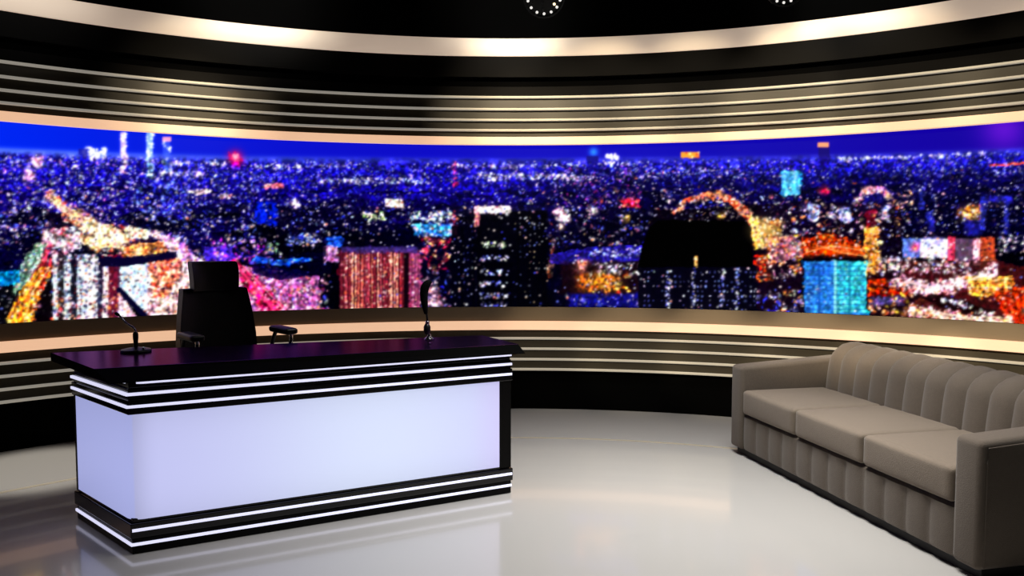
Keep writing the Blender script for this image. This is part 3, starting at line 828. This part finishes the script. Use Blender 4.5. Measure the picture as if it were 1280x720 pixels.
# corner posts
def post(p, da, db, w):
    poly = [p + da * 0.0 + db * 0.0, p + da * w, p + da * w + db * 0.05, p + db * 0.05]
    return prism('corner_post', poly, 0.15, 0.665, M['satin'], 0.003)
post(DESK[2], -fdir, (DESK[3] - DESK[2]).normalized(), 0.072)
post(DESK[0], -sdir, Vector((0.72, 0.69)), 0.032)
# table top: flat gloss slab whose front edge slopes down to the light strips
def tabletop():
    tz, bz = 0.850, 0.806
    BLt, FLi, FRi, BRt = Vector((-2.46, 4.235)), Vector((-1.956, 3.704)), Vector((0.036, 4.60)), Vector((-0.187, 5.024))
    FLo, FRo = Vector((-1.80, 3.545)), Vector((0.075, 4.515))
    V = [(*BLt, tz), (*FLi, tz), (*FRi, tz), (*BRt, tz), (*FLo, bz + .004), (*FRo, bz + .004),
         (*BLt, bz), (*FLo, bz), (*FRo, bz), (*BRt, bz)]
    V = [Vector(v) - ORI for v in V]
    F = [(0, 1, 2, 3), (1, 4, 5, 2), (4, 7, 8, 5), (0, 6, 7, 4, 1), (3, 2, 5, 8, 9), (0, 3, 9, 6), (6, 9, 8, 7)]
    bm = bmesh.new(); vv = [bm.verts.new(v) for v in V]
    for f_ in F: bm.faces.new([vv[i] for i in f_])
    bmesh.ops.bevel(bm, geom=list(bm.edges), offset=0.003, segments=2, profile=0.5, affect='EDGES')
    o = from_bm('tabletop', bm, M['top'], desk)
    o.data.materials.append(M['black'])
    for f in o.data.polygons:
        if f.normal.z < 0.97: f.material_index = 1
tabletop()

# ------------------------------------------------------------------ microphones
def mic_left():
    t = thing('gooseneck_microphone', 'small gooseneck microphone on a round base at the left end of the black desk', 'microphone', (-2.02, 4.27, 0.8505))
    bm = bmesh.new(); bm_lathe(bm, [(0.076, 0), (0.078, 0.006), (0.074, 0.014), (0.05, 0.020), (0.02, 0.024), (0.012, 0.026)], seg=32)
    from_bm('base', bm, M['plastic'], t, True)
    bm = bmesh.new(); bm_lathe(bm, [(0.007, 0), (0.0075, 0.008), (0.005, 0.012)], (0.055, -0.03, 0.017), 14)
    from_bm('button', bm, M['chrome'], t, True)
    bm = bmesh.new(); bm_lathe(bm, [(0.011, 0.02), (0.012, 0.06), (0.014, 0.075), (0.014, 0.098), (0.008, 0.108)], seg=16)
    from_bm('stem', bm, M['plastic'], t, True)
    pts = bez((0, 0, 0.105), (0.0, 0.0, 0.14), (-0.035, 0.0, 0.135), (-0.058, 0, 0.165)) 
    pts += bez((-0.058, 0, 0.165), (-0.068, 0, 0.178), (-0.075, 0, 0.188), (-0.086, 0, 0.196), 6)[1:]
    bm = bmesh.new(); bm_tube(bm, pts, 0.0052, 10)
    from_bm('gooseneck', bm, M['chrome'], t, True)
    bm = bmesh.new(); bm_tube(bm, [(-0.084, 0, 0.1945), (-0.090, 0, 0.199), (-0.104, 0, 0.208), (-0.108, 0, 0.2105)], [0.0055, 0.0085, 0.0085, 0.004], 12)
    from_bm('capsule', bm, M['plastic'], t, True)
mic_left()
def mic_right():
    t = thing('gooseneck_microphone', 'tall microphone with a long black foam windscreen at the right back of the desk', 'microphone', (-0.50, 4.80, 0.8505))
    bm = bmesh.new(); bm_lathe(bm, [(0.030, 0), (0.031, 0.006), (0.024, 0.012), (0.012, 0.02), (0.010, 0.034)], seg=24)
    from_bm('base', bm, M['chrome'], t, True)
    bm = bmesh.new(); bm_lathe(bm, [(0.010, 0.030), (0.016, 0.040), (0.021, 0.055), (0.021, 0.078), (0.014, 0.092), (0.008, 0.098)], (-0.012, 0, 0), 16)
    from_bm('joint', bm, M['plastic'], t, True)
    bm = bmesh.new(); bm_lathe(bm, [(0.009, 0.092), (0.013, 0.098), (0.013, 0.106), (0.009, 0.112)], (-0.010, 0, 0), 16)
    from_bm('collar', bm, M['chrome'], t, True)
    bm = bmesh.new(); bm_tube(bm, bez((-0.010, 0, 0.105), (-0.010, 0, 0.14), (-0.018, 0, 0.16), (-0.018, 0, 0.19)), 0.007, 10)
    from_bm('gooseneck', bm, M['plastic'], t, True)
    pts = bez((-0.018, 0, 0.155), (-0.030, 0, 0.25), (-0.048, 0, 0.335), (0.018, 0, 0.350), 16)
    r = [0.010, 0.014, 0.017, 0.019, 0.021, 0.022, 0.023, 0.024, 0.025, 0.025, 0.026, 0.026, 0.025, 0.024, 0.021, 0.015, 0.005]
    bm = bmesh.new(); bm_tube(bm, pts, r, 16)
    from_bm('windscreen', bm, M['foam'], t, True)
mic_right()

# ------------------------------------------------------------------ presenter chair
def chair():
    t = thing('office_chair', 'black high-back executive chair with headrest behind the desk', 'chair', (-1.765, 4.96, 0), math.radians(40))
    # local: +Y is the back, -Y the way the chair faces
    rounded_box('seat', (0, -0.02, 0.59), (0.25, 0.25, 0.05), 0.045, M['leather'], t, (0, 0, 0.012), 10)
    def shell(name, rows, thick, m):
        bm = bmesh.new(); rings = []
        for z, hw, y in rows:
            ring = []
            for k in range(17):
                s = -1 + k / 8
                ring.append((s * hw, y - 0.045 * (abs(s) ** 2.5) , z))
            for k in range(17):
                s = 1 - k / 8
                ring.append((s * hw, y + thick - 0.035 * abs(s) ** 2, z))
            rings.append(ring)
        bm_rings(bm, rings)
        return from_bm(name, bm, m, t, True)
    shell('backrest', [(0.57, 0.222, 0.235), (0.585, 0.239, 0.22), (0.64, 0.246, 0.215), (0.72, 0.248, 0.205), (0.85, 0.242, 0.21), (0.98, 0.228, 0.225), (1.08, 0.213, 0.24), (1.128, 0.205, 0.25), (1.136, 0.204, 0.255), (1.140, 0.197, 0.262)], 0.075, M['leather'])
    shell('headrest', [(1.120, 0.135, 0.25), (1.126, 0.142, 0.236), (1.18, 0.144, 0.232), (1.235, 0.146, 0.236), (1.28, 0.147, 0.248), (1.305, 0.144, 0.262), (1.312, 0.137, 0.275)], 0.07, M['leather'])
    bm = bmesh.new(); bm_box(bm, (0, 0.31, 1.10), (0.10, 0.018, 0.16), 0.006)
    from_bm('headrest_bracket', bm, M['plastic'], t)
    for s in (-1, 1):
        a = rounded_box('armrest', (s * 0.285, -0.16, 0.885), (0.042, 0.135, 0.019), 0.016, M['plastic'], t, (0, 0, 0.003), 8)
        bm = bmesh.new()
        bm_tube(bm, bez((s * 0.285, -0.27, 0.868), (s * 0.285, -0.29, 0.80), (s * 0.285, -0.22, 0.64), (s * 0.20, -0.06, 0.56), 16), 0.013, 10)
        from_bm('armrest_bracket', bm, M['chrome'], a, True)
        bm = bmesh.new()
        bm_tube(bm, bez((s * 0.285, -0.05, 0.868), (s * 0.285, 0.03, 0.78), (s * 0.285, 0.06, 0.64), (s * 0.20, 0.02, 0.56), 12), 0.013, 10)
        from_bm('armrest_bracket', bm, M['plastic'], a, True)
    bm = bmesh.new(); bm_lathe(bm, [(0.05, 0.10), (0.05, 0.14), (0.032, 0.15), (0.032, 0.30), (0.022, 0.31), (0.022, 0.52), (0.09, 0.53), (0.10, 0.545)], seg=20)
    from_bm('gas_column', bm, M['chrome'], t, True)
    for k in range(5):
        a = 2 * PI * k / 5 + 0.3
        c, s = math.cos(a), math.sin(a)
        bm = bmesh.new(); bm_tube(bm, [(0.03 * c, 0.03 * s, 0.125), (0.17 * c, 0.17 * s, 0.105), (0.29 * c, 0.29 * s, 0.078)], [0.026, 0.021, 0.016], 10)
        leg = from_bm('leg', bm, M['chrome'], t, True)
        bm = bmesh.new()
        mt = Matrix.Rotation(a, 4, 'Z') @ Matrix.Rotation(PI / 2, 4, 'X')
        bm_lathe(bm, [(0.022, -0.022), (0.030, -0.018), (0.030, 0.018), (0.022, 0.022)], (0.29 * c, 0.29 * s, 0.0305), 18, mt.to_3x3())
        bm_lathe(bm, [(0.009, 0), (0.009, 0.04)], (0.29 * c, 0.29 * s, 0.045), 10)
        from_bm('caster', bm, M['plastic'], leg, True)
chair()

# ------------------------------------------------------------------ sofa (local x runs along the seat towards the camera, y towards its back)
def sofa():
    t = thing('sofa', 'grey fabric three-seat sofa with channel-stitched back and base', 'sofa', (1.536, 5.283, 0), math.atan2(-0.977, 0.215))
    L0, L1, AW, D = 0.0, 1.87, 0.155, 0.93
    bm = bmesh.new(); bm_box(bm, ((L0 + L1) / 2, D / 2 + 0.01, 0.0225), (L1 + 2 * AW - 0.05, D - 0.06, 0.045), 0.004)
    from_bm('plinth', bm, M['plinth'], t)
    # puffed channels: profile (y, z) swept along x, pushed out between the seams
    def channels(name, prof, nch, xa, xb, puff, back=None, m=M['fabric'], per=10, endround=0.0):
        prof = [Vector(p) for p in prof]
        nrm = []
        for i in range(len(prof)):
            d_ = prof[min(i + 1, len(prof) - 1)] - prof[max(i - 1, 0)]
            nrm.append(Vector((-d_.y, d_.x)).normalized())
        bm = bmesh.new(); rings = []
        tot = nch * per
        for k in range(tot + 1):
            u = k / tot; x = xa + (xb - xa) * u
            tt = (k % per) / per if k < tot else 0
            h = puff * (1 - abs(2 * tt - 1) ** 2.6)
            e = 1.0
            if endround:
                e = min(1.0, math.sqrt(max(0.0, 1 - max(0, 1 - min(x - xa, xb - x) / endround) ** 2)) * 0.7 + 0.3)
            ring = []
            for i, p in enumerate(prof):
                q = p + nrm[i] * (h if 0 < i < len(prof) - 1 else 0)
                ring.append((x, q.x, q.y))
            if endround:
                cy = sum(r_[1] for r_ in ring) / len(ring)
                zt = max(r_[2] for r_ in ring)
                ring = [(a, b, c - (1 - e) * 0.055 * max(0, (c - 0.55) / 0.22) + 0) for a, b, c in ring]
                ring = [(a, b + (1 - e) * 0.05 * (1 if b < cy else 0), c) for a, b, c in ring]
            if back: ring += [(x, y, z) for y, z in back]
            rings.append(ring)
        bm_rings(bm, rings)
        return from_bm(name, bm, m, t, True)
    # base front
    channels('base', [(0.03, 0.045), (0.018, 0.06), (0.015, 0.12), (0.015, 0.2), (0.018, 0.27), (0.035, 0.285)], 12, L0, L1, 0.012, [(0.62, 0.285), (0.62, 0.045)])
    # seat cushions
    for k in range(3):
        w = (L1 - L0) / 3
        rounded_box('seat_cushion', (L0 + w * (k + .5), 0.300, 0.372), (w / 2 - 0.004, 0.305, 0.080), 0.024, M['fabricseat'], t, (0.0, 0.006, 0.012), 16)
    # back
    prof = []
    for a in (0, .12, .25, .4, .55, .7, .85, 1):
        prof.append((0.598 + 0.022 * a ** 1.6, 0.40 + 0.215 * a))
    for k in range(1, 11):
        a = PI - PI * k / 10 * 0.92
        prof.append((0.770 + 0.150 * math.cos(a), 0.615 + 0.130 * math.sin(a)))
    prof = [Vector(p) for p in prof]
    # order runs up the front then over the top: outward normal points to the front and up
    channels('backrest', [(p.x, p.y) for p in prof], 12, L0 + 0.012, L1 - 0.012, 0.022, [(0.90, 0.52), (0.90, 0.29), (0.64, 0.29)], endround=0.10)
    # arms: upright slabs with soft rims, rising slightly towards the back
    for xa, xb in ((L0 - AW, L0), (L1, L1 + AW)):
        bm = bmesh.new()
        vs = bm_box(bm, ((xa + xb) / 2, D / 2 - 0.005, 0.045 + 0.28), (xb - xa - 0.004, D, 0.56), 0.028, 4)
        for v in bm.verts:
            if v.co.z > 0.3: v.co.z += 0.055 * (v.co.y / D)
        arm = from_bm('armrest', bm, M['fabric'], t, True)
        # stitched piping round the outer panel
        xo = xa if xa < 0 else xb
        s = -1 if xa < 0 else 1
        pts = [(xo - s * 0.001, 0.03, 0.06), (xo - s * 0.001, 0.03, 0.575), (xo - s * 0.001, D - 0.04, 0.63), (xo - s * 0.001, D - 0.04, 0.06)]
        dense = []
        for p, q in zip(pts[:-1], pts[1:]):
            dense += [tuple(a_ + (b_ - a_) * i / 8 for a_, b_ in zip(p, q)) for i in range(8)]
        dense.append(pts[-1])
        bm = bmesh.new(); bm_tube(bm, dense, 0.0035, 8)
        from_bm('piping', bm, M['fabric'], arm, True)
    # outside of the back
    bm = bmesh.new(); bm_box(bm, ((L0 + L1) / 2, 0.905, 0.36), (L1 - L0 - 0.01, 0.03, 0.62), 0.008)
    from_bm('back_panel', bm, M['fabric'], t)
sofa()

# ------------------------------------------------------------------ LED lamps hanging from the ceiling
def par(x, y, z, label, tiltx, rz):
    t = thing('stage_light', label, 'stage light', (x, y, z), rz, 'round LED stage lights hanging from the ceiling')
    mt = Matrix.Rotation(tiltx, 3, 'X')           # lamp axis: local -Z forward, tipped towards -Y
    bm = bmesh.new(); bm_lathe(bm, [(0.07, 0.15), (0.10, 0.13), (0.12, 0.10), (0.124, 0.0), (0.124, -0.02), (0.114, -0.02), (0.114, -0.005)], seg=32, mtx=mt)
    hs = from_bm('housing', bm, M['plastic'], t, True)
    k = 0
    for r, cnt in ((0.098, 14), (0.075, 6), (0.035, 4)):
        for i in range(cnt):
            a = 2 * PI * i / cnt + (0.6 if cnt == 6 else 0.2)
            p = mt @ Vector((r * math.cos(a), r * math.sin(a), -0.006))
            bm = bmesh.new(); bm_lathe(bm, [(0.0075, 0.004), (0.0085, -0.003), (0.005, -0.008)], p, 10, mt)
            warm = (cnt == 6 and i in (0, 3))
            from_bm('led_lens', bm, M['lenswarm'] if warm else (M['lens'] if cnt == 14 else M['plastic']), hs, True)
    bm = bmesh.new()
    bm_tube(bm, [(-0.134, 0, 0.02), (-0.134, 0.0, 0.20), (-0.10, 0, 0.23), (0.10, 0, 0.23), (0.134, 0, 0.20), (0.134, 0, 0.02)], 0.008, 8)
    bm_tube(bm, [(-0.142, 0, 0.03), (-0.115, 0, 0.03)], 0.014, 10); bm_tube(bm, [(0.142, 0, 0.03), (0.115, 0, 0.03)], 0.014, 10)
    from_bm('yoke', bm, M['plastic'], t, True)
    bm = bmesh.new(); bm_tube(bm, [(0, 0, 0.22), (0, 0, 3.952 - z)], 0.014, 10)
    from_bm('hanging_rod', bm, M['plastic'], t, True)
par(0.190, 4.85, 2.895, 'round LED stage light hanging above the middle of the wall, ring of white lamps', math.radians(-62), 0.0)
par(1.66, 4.95, 2.99, 'round LED stage light at top right, only its lower rim in view', math.radians(-62), 0.0)

# ------------------------------------------------------------------ light
def spot(name, loc, target, power, angle, blend, col, size=0.06):
    l = bpy.data.lights.new(name, 'SPOT'); l.energy = power; l.spot_size = math.radians(angle); l.spot_blend = blend
    l.color = col; l.shadow_soft_size = size
    o = bpy.data.objects.new(name, l); COL.objects.link(o); o.location = loc
    o.rotation_euler = (Vector(target) - Vector(loc)).to_track_quat('-Z', 'Y').to_euler()
    return o
def area(name, loc, target, power, sx, sy, col, spread=180):
    l = bpy.data.lights.new(name, 'AREA'); l.energy = power; l.shape = 'RECTANGLE'; l.size = sx; l.size_y = sy
    l.color = col; l.spread = math.radians(spread)
    o = bpy.data.objects.new(name, l); COL.objects.link(o); o.location = loc
    o.rotation_euler = (Vector(target) - Vector(loc)).to_track_quat('-Z', 'Y').to_euler()
    return o
def onwall(px, z):
    # wall point at the bearing of a photograph column
    k = (px - 640) / FOC
    a = 1 + k * k; b = -2 * CY; c = CY * CY - RW * RW
    y = (-b + math.sqrt(b * b - 4 * a * c)) / (2 * a)
    return (k * y, y, z)
WARMC = (1.0, 0.84, 0.60)
WHITEC = (1.0, 0.95, 0.86)
for px, zt, pw, ang, pull, col in ((325, 3.33, 170, 31, .42, WHITEC), (325, 3.48, 190, 46, .42, WHITEC), (640, 3.30, 130, 30, .42, WHITEC), (640, 3.48, 140, 45, .42, WHITEC), (1050, 3.33, 140, 31, .42, WHITEC), (1050, 3.48, 160, 46, .42, WHITEC), (20, 3.33, 95, 40, .42, (1.0, 0.97, 0.93)),
                              (245, 2.42, 420, 20, .40, WARMC), (245, 2.42, 240, 34, .40, WARMC), (652, 2.42, 380, 22, .40, WARMC), (645, 2.42, 360, 38, .40, WARMC), (755, 2.44, 380, 32, .40, WARMC), (860, 2.44, 330, 32, .40, WARMC), (985, 2.44, 560, 32, .40, WARMC),
                              (1120, 2.44, 300, 34, .40, WARMC), (1270, 2.34, 260, 29, .40, WARMC)):
    w = Vector(onwall(px, zt)); cdir = (Vector((0, CY, 0)) - Vector((w.x, w.y, 0))).normalized()
    p = Vector((w.x, w.y, 3.8)) + cdir * (pull * 5)
    spot('wall_spot', p, w, pw, ang, 1.0, col)
area('key_panel', (1.05, 4.15, 3.85), (0.9, 4.1, 0), 76, 2.0, 1.2, (1.0, 0.99, 0.965), 82)
spot('sofa_spot', (0.8, 3.7, 3.85), (2.35, 3.9, 0.6), 170, 42, 1.0, (1.0, 0.95, 0.88), 0.15)
spot('back_left_spot', (-2.9, 4.8, 3.85), (-2.98, 5.0, 0), 680, 19, 0.6, (1.0, 0.96, 0.86), 0.08)
spot('front_left_spot', (-1.6, 3.2, 3.85), (-1.2, 2.9, 0), 60, 50, 1.0, (1.0, 0.96, 0.92), 0.2)
for px, pw in ((690, 700), (790, 1300), (900, 1900), (1020, 2300), (1140, 2500), (1260, 2600)):
    spot('wall_wash', (-1.4, 1.2, 3.85), onwall(px, 0.46), pw, 9, 0.8, WARMC, 0.08)

w = bpy.data.worlds.new('studio_dark'); SC.world = w; w.use_nodes = True
w.node_tree.nodes['Background'].inputs['Color'].default_value = (0.01, 0.01, 0.012, 1)

# ------------------------------------------------------------------ camera
cam = bpy.data.cameras.new('camera')
cam.sensor_width = 36; cam.lens = 36 * FOC / 1280; cam.clip_start = 0.05
co = bpy.data.objects.new('camera', cam); COL.objects.link(co)
co.location = (0, 0, CAM_H); co.rotation_euler = (PI / 2 - PITCH, 0, 0)
SC.camera = co
SC.view_settings.view_transform = 'Standard'
SC.view_settings.look = 'None'
SC.view_settings.exposure = 0
SC.view_settings.gamma = 1
SC.view_settings.use_curve_mapping = False
SC.cycles.use_denoising = True
SC.cycles.max_bounces = 8
SC.cycles.sample_clamp_indirect = 4
